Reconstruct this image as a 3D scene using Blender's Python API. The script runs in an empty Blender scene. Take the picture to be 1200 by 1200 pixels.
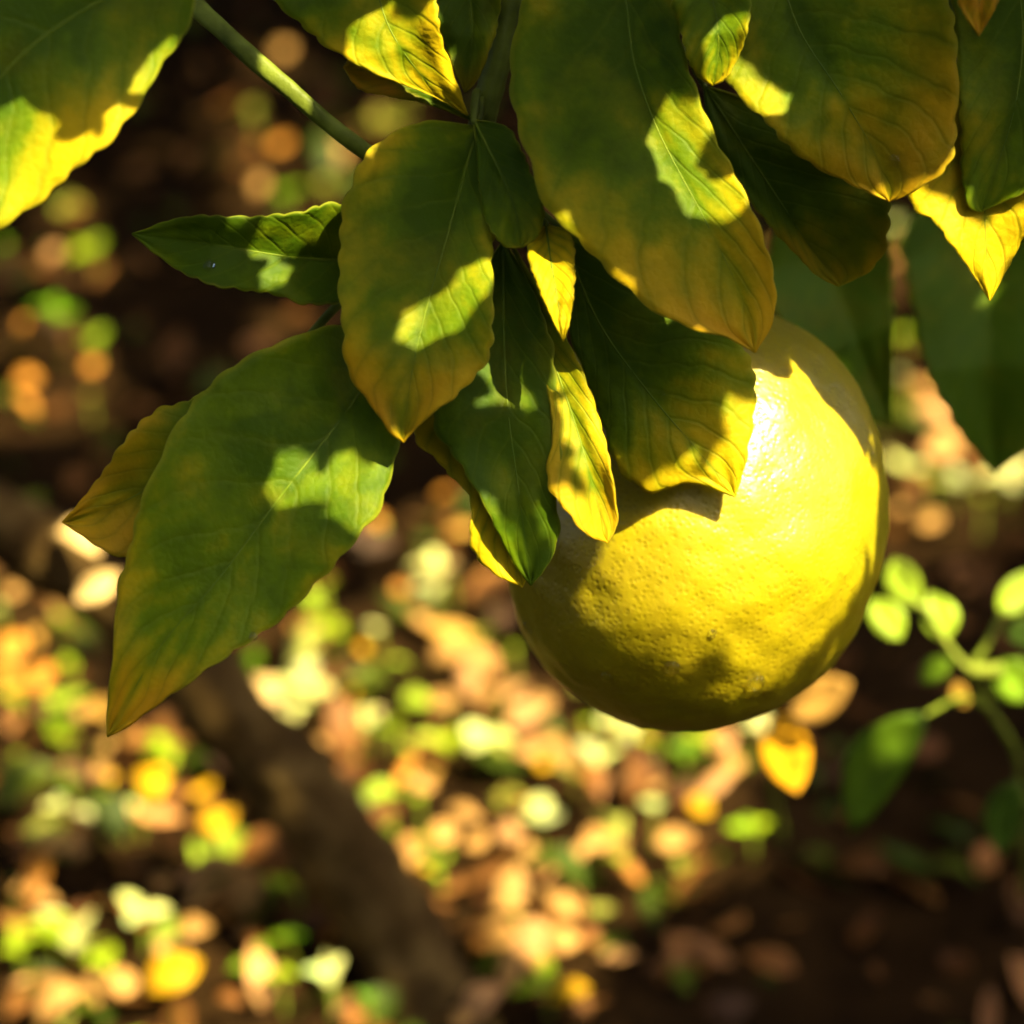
import bpy, math, random
import numpy as np
from mathutils import Vector, noise
from mathutils.bvhtree import BVHTree

random.seed(7)
rng = np.random.default_rng(7)
scene = bpy.context.scene
COL = scene.collection
R = math.radians

# ------------------------------------------------------------------ camera
PITCH = 30.0
CAM = Vector((0, 0, 0.65))
FWD = Vector((0, math.cos(R(PITCH)), -math.sin(R(PITCH))))
UP = Vector((0, math.sin(R(PITCH)), math.cos(R(PITCH))))
RIGHT = Vector((1, 0, 0))
W = 0.36                                     # frame width per metre of distance
cd = bpy.data.cameras.new('camera')
cam = bpy.data.objects.new('camera', cd); COL.objects.link(cam)
cam.location = CAM
cam.rotation_euler = (R(90 - PITCH), 0, 0)
cd.sensor_width = 36; cd.lens = 100; cd.clip_start = 0.01; cd.clip_end = 500
cd.dof.use_dof = True
cd.dof.focus_distance = 0.548
cd.dof.aperture_fstop = 9.6
cd.dof.aperture_blades = 0
scene.camera = cam

# ------------------------------------------------------------------ sun and sky
s_cam = Vector((0.43, 0.63, 0.65)).normalized()          # right, up, towards the viewer
SUN = (RIGHT * s_cam.x + UP * s_cam.y - FWD * s_cam.z).normalized()
SUN_E = math.asin(SUN.z)
world = bpy.data.worlds.new('World'); scene.world = world
world.use_nodes = True
wn = world.node_tree.nodes; wl = world.node_tree.links
bg = wn['Background']
sky = wn.new('ShaderNodeTexSky'); sky.sky_type = 'NISHITA'; sky.sun_disc = False
sky.sun_elevation = SUN_E
sky.sun_rotation = math.atan2(SUN.x, SUN.y)
sky.air_density = 0.6; sky.dust_density = 5.0; sky.ozone_density = 0.0
wl.new(sky.outputs[0], bg.inputs[0])
bg.inputs[1].default_value = 0.14
sd = bpy.data.lights.new('sun', 'SUN'); sd.energy = 5.0; sd.angle = R(0.5)
sd.color = (1.0, 0.85, 0.46)
sun = bpy.data.objects.new('sun', sd); COL.objects.link(sun)
sun.rotation_euler = SUN.to_track_quat('Z', 'Y').to_euler()
sun.location = (0, 0, 5)

vs = scene.view_settings
scene.display_settings.display_device = 'sRGB'
vs.view_transform = 'Standard'; vs.look = 'None'; vs.gamma = 1.0
vs.use_curve_mapping = False
vs.exposure = 2.4
scene.cycles.use_denoising = True
scene.cycles.max_bounces = 10
scene.cycles.transparent_max_bounces = 8
scene.cycles.sample_clamp_indirect = 6.0
scene.cycles.filter_width = 1.9

# ------------------------------------------------------------------ helpers
def P(x, y, d):
    """point seen at picture position (x, y) of 1200, d metres along the viewing axis"""
    return CAM + FWD * d + RIGHT * ((x - 600) / 1200 * W * d) + UP * ((600 - y) / 1200 * W * d)

def to_px(v):
    r = v - CAM
    d = r.dot(FWD)
    if d <= 0.02:
        return None
    return 600 + r.dot(RIGHT) / (W * d) * 1200, 600 - r.dot(UP) / (W * d) * 1200, d

def in_frame(v, m=45):
    p = to_px(v)
    return p is not None and -m < p[0] < 1200 + m and -m < p[1] < 1200 + m

def ray(x, y):
    return (FWD + RIGHT * ((x - 600) / 1200 * W) + UP * ((600 - y) / 1200 * W)).normalized()

def ground_z(x, y):
    return (0.022 * noise.noise(Vector((x * 3.1, y * 3.1, 3.3))) + 0.012 * noise.noise(Vector((x * 11, y * 11, 7.1))))

def on_ground(x, y, h=0.0):
    d = ray(x, y)
    z = h
    for _ in range(4):
        t = (z - CAM.z) / d.z
        p = CAM + d * t
        z = ground_z(p.x, p.y) + h
    return CAM + d * ((z - CAM.z) / d.z)

def catmull(pts, n):
    """resample a polyline smoothly to n points, even in arc length"""
    p = np.array(pts, float)
    q = np.vstack([2 * p[0] - p[1], p, 2 * p[-1] - p[-2]])
    out = []
    for i in range(1, len(q) - 2):
        for t in np.linspace(0, 1, 14, endpoint=False):
            a, b, c, e = q[i - 1], q[i], q[i + 1], q[i + 2]
            out.append(0.5 * (2 * b + (c - a) * t + (2 * a - 5 * b + 4 * c - e) * t * t + (3 * b - a - 3 * c + e) * t ** 3))
    out.append(q[-2])
    o = np.array(out)
    s = np.concatenate([[0], np.cumsum(np.linalg.norm(np.diff(o, axis=0), axis=1))])
    u = np.linspace(0, s[-1], n)
    return np.stack([np.interp(u, s, o[:, k]) for k in range(o.shape[1])], 1)

def mesh(name, verts, faces, mat, parent=None, smooth=True):
    me = bpy.data.meshes.new(name)
    me.from_pydata([tuple(v) for v in verts], [], faces)
    me.update()
    if smooth:
        me.polygons.foreach_set('use_smooth', [True] * len(me.polygons))
    if mat:
        me.materials.append(mat)
    o = bpy.data.objects.new(name, me); COL.objects.link(o)
    if parent:
        o.parent = parent
    return o

def empty(name, loc=(0, 0, 0)):
    o = bpy.data.objects.new(name, None); COL.objects.link(o)
    o.location = loc; o.empty_display_size = 0.02
    return o

def tag(o, label=None, cat=None, group=None, kind=None):
    if label: o['label'] = label
    if cat: o['category'] = cat
    if group: o['group'] = group
    if kind: o['kind'] = kind
    return o

def child(o, parent):
    """parent keeping the world place (parents are only moved, never turned)"""
    o.parent = parent
    o.matrix_parent_inverse.identity()
    o.location = Vector(o.location) - Vector(parent.location)
    return o

def tube_data(pts, radii, n=40, seg=10, rough=0.0, scale=40, angular=0.0, seed=0):
    p = catmull(pts, n)
    rr = np.interp(np.linspace(0, 1, n), np.linspace(0, 1, len(radii)), radii)
    V, F = [], []
    nrm = Vector((0.3, 0.2, 1)).normalized()
    for i in range(n):
        a = Vector(p[min(i + 1, n - 1)]) - Vector(p[max(i - 1, 0)])
        a.normalize()
        nrm = (nrm - a * nrm.dot(a)).normalized()
        b = a.cross(nrm)
        for k in range(seg):
            th = 2 * math.pi * k / seg
            dirv = nrm * math.cos(th) + b * math.sin(th)
            q = Vector(p[i])
            m = 1 + angular * math.cos(3 * th)
            if rough:
                w = q + dirv * rr[i]
                m += rough * noise.noise(w * scale + Vector((seed, 0, 0))) + 0.5 * rough * noise.noise(w * scale * 2.7)
            V.append(q + dirv * rr[i] * m)
    for i in range(n - 1):
        for k in range(seg):
            k2 = (k + 1) % seg
            F.append((i * seg + k, i * seg + k2, (i + 1) * seg + k2, (i + 1) * seg + k))
    F.append(tuple(range(seg - 1, -1, -1)))
    F.append(tuple((n - 1) * seg + k for k in range(seg)))
    return V, F

# ------------------------------------------------------------------ materials
def new_mat(name):
    m = bpy.data.materials.new(name); m.use_nodes = True
    nt = m.node_tree
    return m, nt, nt.nodes, nt.links, nt.nodes['Principled BSDF'], nt.nodes['Material Output']

class NB:
    def __init__(self, nt): self.nt = nt; self.n = nt.nodes; self.l = nt.links
    def put(self, sock, v):
        if hasattr(v, 'is_linked') or hasattr(v, 'node'): self.l.new(v, sock)
        else: sock.default_value = v
    def math(self, op, a, b=0.0, c=0.0, clamp=False):
        x = self.n.new('ShaderNodeMath'); x.operation = op; x.use_clamp = clamp
        for s, v in zip(x.inputs, (a, b, c)): self.put(s, v)
        return x.outputs[0]
    def noise(self, vec, scale, detail=3, rough=0.55):
        x = self.n.new('ShaderNodeTexNoise'); x.inputs['Scale'].default_value = scale
        x.inputs['Detail'].default_value = detail; x.inputs['Roughness'].default_value = rough
        if vec is not None: self.l.new(vec, x.inputs['Vector'])
        return x.outputs['Fac']
    def attr(self, name, out='Fac'):
        x = self.n.new('ShaderNodeAttribute'); x.attribute_name = name
        return x.outputs[out]
    def ramp(self, fac, stops, interp='LINEAR'):
        x = self.n.new('ShaderNodeValToRGB'); cr = x.color_ramp; cr.interpolation = interp
        while len(cr.elements) < len(stops): cr.elements.new(0.5)
        for e, (p, c) in zip(cr.elements, stops):
            e.position = p; e.color = (*c, 1) if len(c) == 3 else c
        self.l.new(fac, x.inputs[0])
        return x.outputs[0]
    def mix(self, fac, a, b, mode='MIX'):
        x = self.n.new('ShaderNodeMix'); x.data_type = 'RGBA'; x.blend_type = mode
        self.put(x.inputs[0], fac); self.put(x.inputs[6], a if not isinstance(a, tuple) else (*a, 1)[:4])
        self.put(x.inputs[7], b if not isinstance(b, tuple) else (*b, 1)[:4])
        return x.outputs[2]
    def bump(self, h, strength, dist):
        x = self.n.new('ShaderNodeBump'); x.inputs['Strength'].default_value = strength
        x.inputs['Distance'].default_value = dist; self.l.new(h, x.inputs['Height'])
        return x.outputs[0]
    def coord(self, which='Object'):
        return self.n.new('ShaderNodeTexCoord').outputs[which]
    def translucent(self, color, fac, normal=None):
        """mix the principled shader with light coming through"""
        bs = self.n['Principled BSDF']; out = self.n['Material Output']
        tr = self.n.new('ShaderNodeBsdfTranslucent'); self.put(tr.inputs[0], color)
        if normal is not None: self.l.new(normal, tr.inputs['Normal'])
        mx = self.n.new('ShaderNodeMixShader'); mx.inputs[0].default_value = fac
        self.l.new(bs.outputs[0], mx.inputs[1]); self.l.new(tr.outputs[0], mx.inputs[2])
        self.l.new(mx.outputs[0], out.inputs[0])

def citrus_leaf_material():
    m, nt, n, l, bs, out = new_mat('citrus_leaf_blade')
    b = NB(nt); co = b.coord('Object')
    yel, brn = b.attr('yel'), b.attr('brn')
    t, v = b.attr('along'), b.attr('across')
    av = b.math('ABSOLUTE', v)
    wob = b.noise(co, 90, 2)
    ph = b.math('ADD', b.math('MULTIPLY', t, 9.0), b.math('ADD', b.math('MULTIPLY', av, -2.3), b.math('MULTIPLY', wob, 0.9)))
    fr = b.math('ABSOLUTE', b.math('SUBTRACT', b.math('FRACT', ph), 0.5))          # 0 on a vein
    vein = b.math('SUBTRACT', 1.0, b.math('SMOOTH_MIN', b.math('MULTIPLY', fr, 9.0), 1.0, 0.3), clamp=True)
    wide = b.math('SUBTRACT', 1.0, b.math('MULTIPLY', fr, 2.0), clamp=True)
    midw = b.math('SUBTRACT', 1.0, b.math('MULTIPLY', av, 7.0), clamp=True)
    n1 = b.math('SUBTRACT', b.noise(co, 75, 4, 0.6), 0.5)
    n2 = b.math('SUBTRACT', b.noise(co, 330, 3, 0.6), 0.5)
    y = b.math('ADD', yel, b.math('MULTIPLY', n1, 0.95))
    y = b.math('ADD', y, b.math('MULTIPLY', n2, 0.20))
    gv = b.math('ADD', b.math('MULTIPLY', b.math('MULTIPLY', wide, yel), 0.36), b.math('MULTIPLY', midw, 0.18))
    y = b.math('SUBTRACT', y, gv, clamp=True)
    c = b.ramp(y, [(0.0, (0.048, 0.098, 0.001)), (0.22, (0.100, 0.165, 0.001)), (0.44, (0.245, 0.25, 0.002)),
                   (0.70, (0.45, 0.34, 0.003)), (1.0, (0.56, 0.41, 0.004))])
    c = b.mix(b.math('MULTIPLY', b.math('ADD', brn, b.math('MULTIPLY', n1, 0.5)), 1.0, clamp=True), c, (0.46, 0.20, 0.006))
    c = b.mix(b.math('MULTIPLY', vein, 0.24), c, (0.13, 0.17, 0.004))
    rim = b.math('MULTIPLY', b.math('SUBTRACT', av, 0.955, clamp=True), 14.0, clamp=True)
    c = b.mix(rim, c, b.mix(0.55, c, (0.42, 0.40, 0.03)))
    sp = b.math('MULTIPLY', b.math('ADD', n2, 0.5), 0.5)
    c = b.mix(b.math('ADD', 0.0, 0.35), c, b.mix(1.0, c, b.ramp(sp, [(0.0, (0.35, 0.35, 0.35)), (0.5, (1, 1, 1))]), 'MULTIPLY'))
    l.new(c, bs.inputs['Base Color'])
    rg = b.math('ADD', 0.46, b.math('MULTIPLY', b.noise(co, 160, 3), 0.22))
    l.new(rg, bs.inputs['Roughness'])
    bs.inputs['Specular IOR Level'].default_value = 0.10
    vo = n.new('ShaderNodeTexVoronoi'); vo.feature = 'DISTANCE_TO_EDGE'; vo.inputs['Scale'].default_value = 520; l.new(co, vo.inputs['Vector'])
    net = b.math('MULTIPLY', vo.outputs['Distance'], 2.2, clamp=True)
    h = b.math('ADD', b.math('ADD', b.math('MULTIPLY', vein, -0.8), b.math('MULTIPLY', net, 0.5)), b.math('ADD', b.math('MULTIPLY', n2, 0.9), b.math('MULTIPLY', b.noise(co, 900, 2), 0.35)))
    bp = b.bump(h, 0.35, 0.0004)
    l.new(bp, bs.inputs['Normal'])
    tc = b.mix(0.5, c, (0.40, 0.40, 0.005))
    b.translucent(tc, 0.32)
    return m

def plain_leaf_material(name, rough=0.45, trans=0.25, spec=0.4):
    """litter, weeds and the crown overhead: colour comes with each piece"""
    m, nt, n, l, bs, out = new_mat(name)
    b = NB(nt); co = b.coord('Object')
    base = b.attr('col', 'Color')
    nn = b.noise(co, 140, 4, 0.6)
    c = b.mix(1.0, base, b.ramp(nn, [(0.25, (0.45, 0.42, 0.40)), (0.65, (1.15, 1.12, 1.05))]), 'MULTIPLY')
    l.new(c, bs.inputs['Base Color'])
    bs.inputs['Roughness'].default_value = rough
    bs.inputs['Specular IOR Level'].default_value = spec
    bp = b.bump(b.noise(co, 300, 3), 0.4, 0.0008); l.new(bp, bs.inputs['Normal'])
    b.translucent(c, trans)
    return m

def peel_material():
    m, nt, n, l, bs, out = new_mat('lemon_peel')
    b = NB(nt); co = b.coord('Object')
    v = n.new('ShaderNodeTexVoronoi'); v.inputs['Scale'].default_value = 760
    v.inputs['Randomness'].default_value = 1.0; l.new(co, v.inputs['Vector'])
    pore = b.ramp(v.outputs['Distance'], [(0.0, (0, 0, 0)), (0.55, (1, 1, 1))], 'EASE')
    n1 = b.noise(co, 38, 3); n2 = b.noise(co, 190, 3); n3 = b.noise(co, 420, 2)
    c = b.ramp(n1, [(0.30, (0.265, 0.205, 0.0006)), (0.52, (0.30, 0.242, 0.0006)), (0.72, (0.245, 0.222, 0.0006))])
    c = b.mix(b.math('MULTIPLY', b.math('SUBTRACT', n2, 0.45, clamp=True), 0.9), c, (0.25, 0.172, 0.0006))
    c = b.mix(0.14, c, b.mix(1.0, c, pore, 'MULTIPLY'))
    l.new(c, bs.inputs['Base Color'])
    l.new(b.math('ADD', 0.32, b.math('MULTIPLY', n2, 0.16)), bs.inputs['Roughness'])
    bs.inputs['Specular IOR Level'].default_value = 0.6
    bs.inputs['Subsurface Weight'].default_value = 0.35
    bs.inputs['Subsurface Radius'].default_value = (1.0, 0.75, 0.08)
    bs.inputs['Subsurface Scale'].default_value = 0.007
    h = b.math('ADD', b.math('MULTIPLY', pore, 0.55), b.math('ADD', b.math('MULTIPLY', n2, 1.3), b.math('MULTIPLY', n3, 0.9)))
    bp = b.bump(h, 0.34, 0.0005); l.new(bp, bs.inputs['Normal'])
    return m

def bark_material():
    m, nt, n, l, bs, out = new_mat('brown_bark')
    b = NB(nt); co = b.coord('Object')
    nn = b.noise(co, 55, 6, 0.65)
    c = b.ramp(nn, [(0.3, (0.016, 0.008, 0.002)), (0.5, (0.042, 0.024, 0.006)), (0.7, (0.12, 0.078, 0.024))])
    l.new(c, bs.inputs['Base Color']); bs.inputs['Roughness'].default_value = 0.9; bs.inputs['Specular IOR Level'].default_value = 0.08
    l.new(b.bump(nn, 0.9, 0.004), bs.inputs['Normal'])
    return m

def twig_material(name, a, c2, rough=0.5):
    m, nt, n, l, bs, out = new_mat(name)
    b = NB(nt); co = b.coord('Object')
    c = b.ramp(b.noise(co, 120, 4), [(0.3, a), (0.7, c2)])
    l.new(c, bs.inputs['Base Color']); bs.inputs['Roughness'].default_value = rough; bs.inputs['Specular IOR Level'].default_value = 0.12
    l.new(b.bump(b.noise(co, 500, 3), 0.4, 0.0006), bs.inputs['Normal'])
    return m

def soil_material():
    m, nt, n, l, bs, out = new_mat('dark_soil')
    b = NB(nt); co = b.coord('Object')
    nn = b.noise(co, 22, 8, 0.65)
    c = b.ramp(nn, [(0.3, (0.010, 0.005, 0.0015)), (0.55, (0.026, 0.013, 0.004)), (0.75, (0.055, 0.028, 0.009))])
    l.new(c, bs.inputs['Base Color']); bs.inputs['Roughness'].default_value = 0.95
    bs.inputs['Specular IOR Level'].default_value = 0.03
    l.new(b.bump(b.noise(co, 60, 8, 0.7), 1.0, 0.012), bs.inputs['Normal'])
    return m

def water_material():
    m, nt, n, l, bs, out = new_mat('water_drop')
    bs.inputs['Base Color'].default_value = (1, 1, 1, 1)
    bs.inputs['Transmission Weight'].default_value = 1.0
    bs.inputs['Roughness'].default_value = 0.01
    bs.inputs['IOR'].default_value = 1.33
    return m

M_LEAF = citrus_leaf_material()
M_CROWN = plain_leaf_material('crown_leaf', 0.45, 0.18)
M_DRY = plain_leaf_material('dry_leaf', 0.55, 0.15, 0.12)
M_WEED = plain_leaf_material('weed_leaf', 0.42, 0.25, 0.12)
M_PEEL = peel_material()
M_BARK = bark_material()
M_TWIG = twig_material('green_twig', (0.04, 0.055, 0.004), (0.14, 0.18, 0.02))
M_RIB = twig_material('pale_midrib', (0.065, 0.110, 0.003), (0.12, 0.155, 0.006))
M_WEEDSTEM = twig_material('weed_stem', (0.09, 0.13, 0.01), (0.17, 0.20, 0.02))
M_SOIL = soil_material()
M_WATER = water_material()

# ------------------------------------------------------------------ ground
xs = np.concatenate([[-120, -50, -20, -9, -5, -3, -2.2], np.linspace(-1.6, 1.6, 110), [2.2, 3, 5, 9, 20, 50, 120]])
ys = np.concatenate([[-120, -50, -20, -8, -3, -1.5, -0.6], np.linspace(0.0, 3.2, 110), [4, 5.5, 8, 14, 25, 60, 160]])
V = [(x, y, ground_z(x, y)) for y in ys for x in xs]
nx = len(xs)
F = [(j * nx + i, j * nx + i + 1, (j + 1) * nx + i + 1, (j + 1) * nx + i) for j in range(len(ys) - 1) for i in range(nx - 1)]
tag(mesh('ground', V, F, M_SOIL), kind='structure')

# collision set for light and drops
BV, BF = [], []
OWN = []
def add_bvh(verts, faces, who='x'):
    o = len(BV); OWN.extend([who] * len(faces))
    BV.extend(verts); BF.extend([tuple(i + o for i in f) for f in faces])

# ------------------------------------------------------------------ the tree: trunk, branches, twigs
tree = empty('lemon_tree', on_ground(545, 1290))
tag(tree, 'lemon tree with yellowing green leaves and dark slanting trunk, filling the picture', 'tree')
def tree_part(o): return child(o, tree)

tb = on_ground(545, 1290, -0.02)
trunk_pts = [tb, P(485, 1130, 1.00), P(385, 975, 0.99), P(285, 850, 0.98), P(150, 720, 0.96), P(10, 615, 0.93), P(-160, 480, 0.90),
             P(-330, 250, 0.84), P(-420, 0, 0.78), P(-380, -230, 0.70)]
Vt, Ft = tube_data(trunk_pts, [0.021, 0.0165, 0.0148, 0.0130, 0.0110, 0.0100, 0.0100, 0.0100, 0.0100, 0.0095], 120, 24, 0.34, 45)
trunk_v = Vt
tree_part(tag(mesh('trunk', Vt, Ft, M_BARK), 'dark brown slanting trunk, blurred, behind the large left leaf'))
br_pts = [P(-380, -230, 0.70), P(-150, -290, 0.62), P(200, -300, 0.58), P(600, -290, 0.565), P(1000, -300, 0.56), P(1400, -320, 0.57)]
Vt, Ft = tube_data(br_pts, [0.0095, 0.007, 0.006, 0.0055, 0.005, 0.0035], 50, 12, 0.10, 80)
tree_part(mesh('branch', Vt, Ft, M_BARK))
def twig(pts, radii, label=None, n=34, ang=0.12):
    Vt, Ft = tube_data([P(*p) for p in pts], radii, n * 2, 12, 0.16, 150, ang)
    add_bvh(Vt, Ft, 'twig')
    o = tree_part(mesh('twig', Vt, Ft, M_TWIG))
    if label: tag(o, label)
    return o
T1 = twig([(640, -285, .567), (612, -60, .562), (600, 0, .561), (582, 80, .560), (563, 160, .561), (556, 240, .566), (560, 300, .572)],
          [.0034, .0031, .0030, .0029, .0027, .0022, .0016], 'dark upright main stem between the two central leaves')
T2 = twig([(20, -295, .60), (130, -100, .570), (228, 5, .556), (330, 98, .551), (440, 186, .554), (520, 225, .560), (556, 245, .568)],
          [.0026, .0022, .0019, .0019, .0018, .0017, .0015], 'thin green twig with a sunlit stretch, running diagonally at upper left')
T2V = [tree.location + T2.location + v_.co for v_ in T2.data.vertices]
T3 = twig([(740, -288, .567), (765, -60, .566), (775, 60, .572), (845, 200, .585), (868, 310, .597), (874, 350, .600)],
          [.003, .0026, .0024, .0022, .0022, .0024])
T4 = twig([(1180, -300, .563), (1130, -200, .56), (1090, -60, .562), (1070, 80, .575), (1090, 190, .63), (1120, 230, .69)],
          [.0028, .0026, .0022, .0018, .0014, .0012])

# ------------------------------------------------------------------ leaves in view
def smooth(a, b, x):
    t = min(1.0, max(0.0, (x - a) / (b - a))); return t * t * (3 - 2 * t)

def leaf(A, B, mid, d, label, fold=0.25, roll=0.0, wave=0.0012, curve=0.0, yel=(0.0, 0.5, 0.5), brn=(0.9, 0.4),
         attach=None, owner=None, nt_=96, nv=11, serr=4.0, seed=0, ribw=0.00022, name='leaf', thick=0.00034):
    """A, B: the two margins, mid: the midrib, all base to tip; d: depths along it.
    yel: base yellowness, gain towards the margin, gain towards the tip; brn: where on the way to the tip browning starts, how strong"""
    a, b_, m = catmull(A, nt_), catmull(B, nt_), catmull(mid, nt_)
    dd = np.interp(np.linspace(0, 1, nt_), np.linspace(0, 1, len(d)), d)
    V, at = [], {'yel': [], 'brn': [], 'along': [], 'across': []}
    for i in range(nt_):
        t = i / (nt_ - 1)
        for j in range(-nv, nv + 1):
            v = j / nv
            e = b_[i] if v > 0 else a[i]
            k = abs(v)
            x, y = m[i] * (1 - k) + e * k
            hw = np.linalg.norm(e - m[i]) / 1200 * W * dd[i]
            # slightly toothed, uneven margin
            if serr and k > 0.8:
                sd_ = 1 if v > 0 else -1
                w = 1.1 * noise.noise(Vector((t * 11, sd_ + seed * 3.7, seed * 1.3))) + 1.15 * (abs(math.sin(t * 44 + 2.0 * noise.noise(Vector((t * 6, sd_, seed))))) - .6) * min(1, t * 3)
                dirn = (e - m[i]); ln = max(np.linalg.norm(dirn), 1e-6)
                x, y = np.array([x, y]) + dirn / ln * w * serr * (k - 0.8) / 0.2 * min(1, ln / 70)
            z = dd[i]
            z -= fold * hw * k                                    # halves raised towards the viewer
            z += curve * hw * k * k                               # and rolled back at the margin
            z += roll * hw * v
            z += wave * k * k * math.sin(t * 17 + seed * 2.1 + (2.0 if v > 0 else 0)) * min(1, hw / 0.006)
            z += 0.0009 * noise.noise(Vector((t * 4 + seed, v * 2, seed)))
            V.append(P(x, y, z))
            nz = noise.noise(Vector((t * 5 + seed * 7, v * 2.2, seed * 1.7)))
            ye = yel[0] + yel[1] * smooth(0.30, 1.05, k) * (0.40 + 0.60 * t) * max(.15, .75 + 1.1 * noise.noise(Vector((t * 3.2 + seed * 5.1, 4.0 if v > 0 else -4.0, seed)))) + yel[2] * smooth(0.35, 1.0, t) + 0.22 * nz
            br = brn[1] * smooth(brn[0] - 0.25, brn[0] + 0.1, t + 0.10 * (k - 0.5)) * (0.6 + 0.8 * nz + 0.3 * k)
            at['yel'].append(ye); at['brn'].append(max(0, br)); at['along'].append(t); at['across'].append(v)
    nw = 2 * nv + 1
    F = [(i * nw + j, i * nw + j + 1, (i + 1) * nw + j + 1, (i + 1) * nw + j) for i in range(nt_ - 1) for j in range(nw - 1)]
    o = mesh(name, V, F, M_LEAF)
    me = o.data
    for k, vals in at.items():
        me.attributes.new(k, 'FLOAT', 'POINT').data.foreach_set('value', vals)
    sm = o.modifiers.new('thickness', 'SOLIDIFY'); sm.thickness = thick; sm.offset = 0
    add_bvh(V, F, label)
    own = owner or tree
    child(o, own)
    if label: tag(o, label)
    # midrib: a thin raised rib on the near face
    pts = []
    for i in range(0, nt_ - 3, 5):
        c = V[i * nw + nv]
        pts.append(c + (CAM - c).normalized() * (thick * 0.5 - 0.00006))
    Vr, Fr = tube_data(pts, [ribw * 1.5, ribw, ribw * 0.7, ribw * 0.25], 36, 6)
    r = mesh('midrib', Vr, Fr, M_RIB); r.parent = o
    r.location = -Vector(own.location) - Vector(o.location)
    base = V[nv]
    if attach is not None:
        q = P(*attach)
        mid_p = (base + q) * 0.5 + Vector((0, 0.002, 0.003))
        nxt = V[2 * nw + nv]
        Vp, Fp = tube_data([q, mid_p, base, nxt], [0.0011, 0.0009, 0.0009, 0.0005], 16, 8)
        pt = mesh('petiole', Vp, Fp, M_TWIG); pt.parent = o
        pt.location = -Vector(own.location) - Vector(o.location)
    return o

leaf([(235,-40),(150,-100),(20,-110),(-80,-40),(-150,100),(-175,230),(-170,330)],
     [(235,-40),(225,15),(208,52),(180,92),(150,140),(100,190),(50,232),(0,265),(-80,305),(-170,330)],
     [(235,-40),(140,-10),(30,60),(-60,170),(-170,330)], [.512,.508,.505,.508],
     'big leaf cut off by the top left corner, dark above and bright yellow below', seed=1, yel=(0.10, 1.25, .25), brn=(1.4, 0), attach=(228,-55,.566), fold=.12)
leaf([(400,-150),(330,-90),(308,-20),(345,25),(405,68),(455,92),(505,112),(548,135)],
     [(400,-150),(480,-110),(508,-40),(513,20),(525,70),(540,110),(548,135)],
     [(400,-150),(430,-60),(455,30),(500,95),(548,135)], [.555,.550,.547,.552],
     'leaf at the top with a square bright yellow sun patch, left of the main stem', seed=2, yel=(0.22, .35, .75), brn=(1.3, 0), attach=(430,-290,.570), fold=.15, roll=-.2)
leaf([(556,142),(500,122),(455,113),(420,104),(403,79)], [(556,142),(500,92),(450,62),(415,62),(403,79)],
     [(556,142),(500,108),(450,88),(403,79)], [.559,.556,.554,.554],
     'small brownish leaf tip showing below the sun-patched leaf at the top', seed=3, yel=(.15,.4,.3), brn=(.55,.75), attach=(566,150,.561), nt_=60, nv=8)
leaf([(530,-90),(508,-30),(511,20),(530,75),(545,108)], [(530,-90),(580,-50),(588,0),(577,50),(560,92),(545,108)],
     [(530,-90),(550,0),(553,50),(545,108)], [.562,.559,.556,.557],
     'narrow dark green leaf at the top edge, touching the main stem', seed=4, yel=(-.1,.3,.3), brn=(.95,.5), attach=(600,-200,.565), nt_=60, nv=8)
leaf([(555,140),(560,200),(570,260),(590,288),(612,290)], [(555,140),(595,150),(622,200),(637,245),(632,275),(612,290)],
     [(555,140),(585,200),(605,250),(612,290)], [.552,.546,.542,.540],
     'small dark rounded leaf right of the central yellow-edged leaf', seed=5, yel=(.0,.18,.25), brn=(1.3,0), attach=(562,120,.560), nt_=60, nv=8)
leaf([(560,148),(500,143),(445,165),(412,212),(398,270),(400,335),(402,400),(412,445),(437,478),(455,505),(473,518)],
     [(560,148),(590,200),(586,260),(577,300),(578,385),(568,425),(540,458),(500,490),(473,518)],
     [(560,148),(545,200),(523,280),(500,360),(482,440),(473,518)], [.554,.544,.538,.534,.534],
     'central leaf with orange-yellow left edge and tip and a sunlit diagonal streak', seed=6, yel=(.06,.85,.42), brn=(.86,.60), attach=(566,130,.560), fold=.22)
leaf([(700,-140),(640,-80),(612,0),(598,80),(603,130),(620,190),(640,240),(672,275),(720,325),(762,360),(810,385),(850,395),(885,413)],
     [(700,-140),(770,-90),(790,0),(802,60),(825,130),(843,172),(870,220),(895,280),(907,330),(906,375),(885,413)],
     [(700,-140),(733,0),(742,70),(772,155),(830,265),(870,350),(885,413)], [.552,.545,.540,.535,.535],
     'largest hanging leaf, its orange tip touching the top of the lemon', seed=7, yel=(.05,.55,.75), brn=(.90,.6), attach=(720,-288,.566), fold=.22)
leaf([(810,-80),(786,-20),(798,40),(815,85),(835,100)], [(810,-80),(870,-60),(880,0),(873,50),(852,90),(835,100)],
     [(810,-80),(835,0),(842,55),(835,100)], [.545,.540,.537,.540],
     'small leaf with sunlit right edge between the two large leaves at the top', seed=8, yel=(.15,.5,.3), brn=(1.3,0), attach=(790,-288,.564), nt_=60, nv=8)
leaf([(900,-110),(872,-30),(866,40),(850,85),(880,125),(905,147),(950,192),(1000,217),(1042,236)],
     [(900,-110),(1050,-90),(1105,-10),(1120,60),(1123,130),(1112,190),(1068,226),(1042,236)],
     [(900,-110),(930,20),(985,110),(1025,180),(1042,236)], [.550,.542,.538,.542],
     'broad mottled leaf at upper right with orange lower edge and a water drop', seed=9, yel=(.20,.45,.40), brn=(.80,.55), attach=(905,-292,.562), fold=.16)
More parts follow.
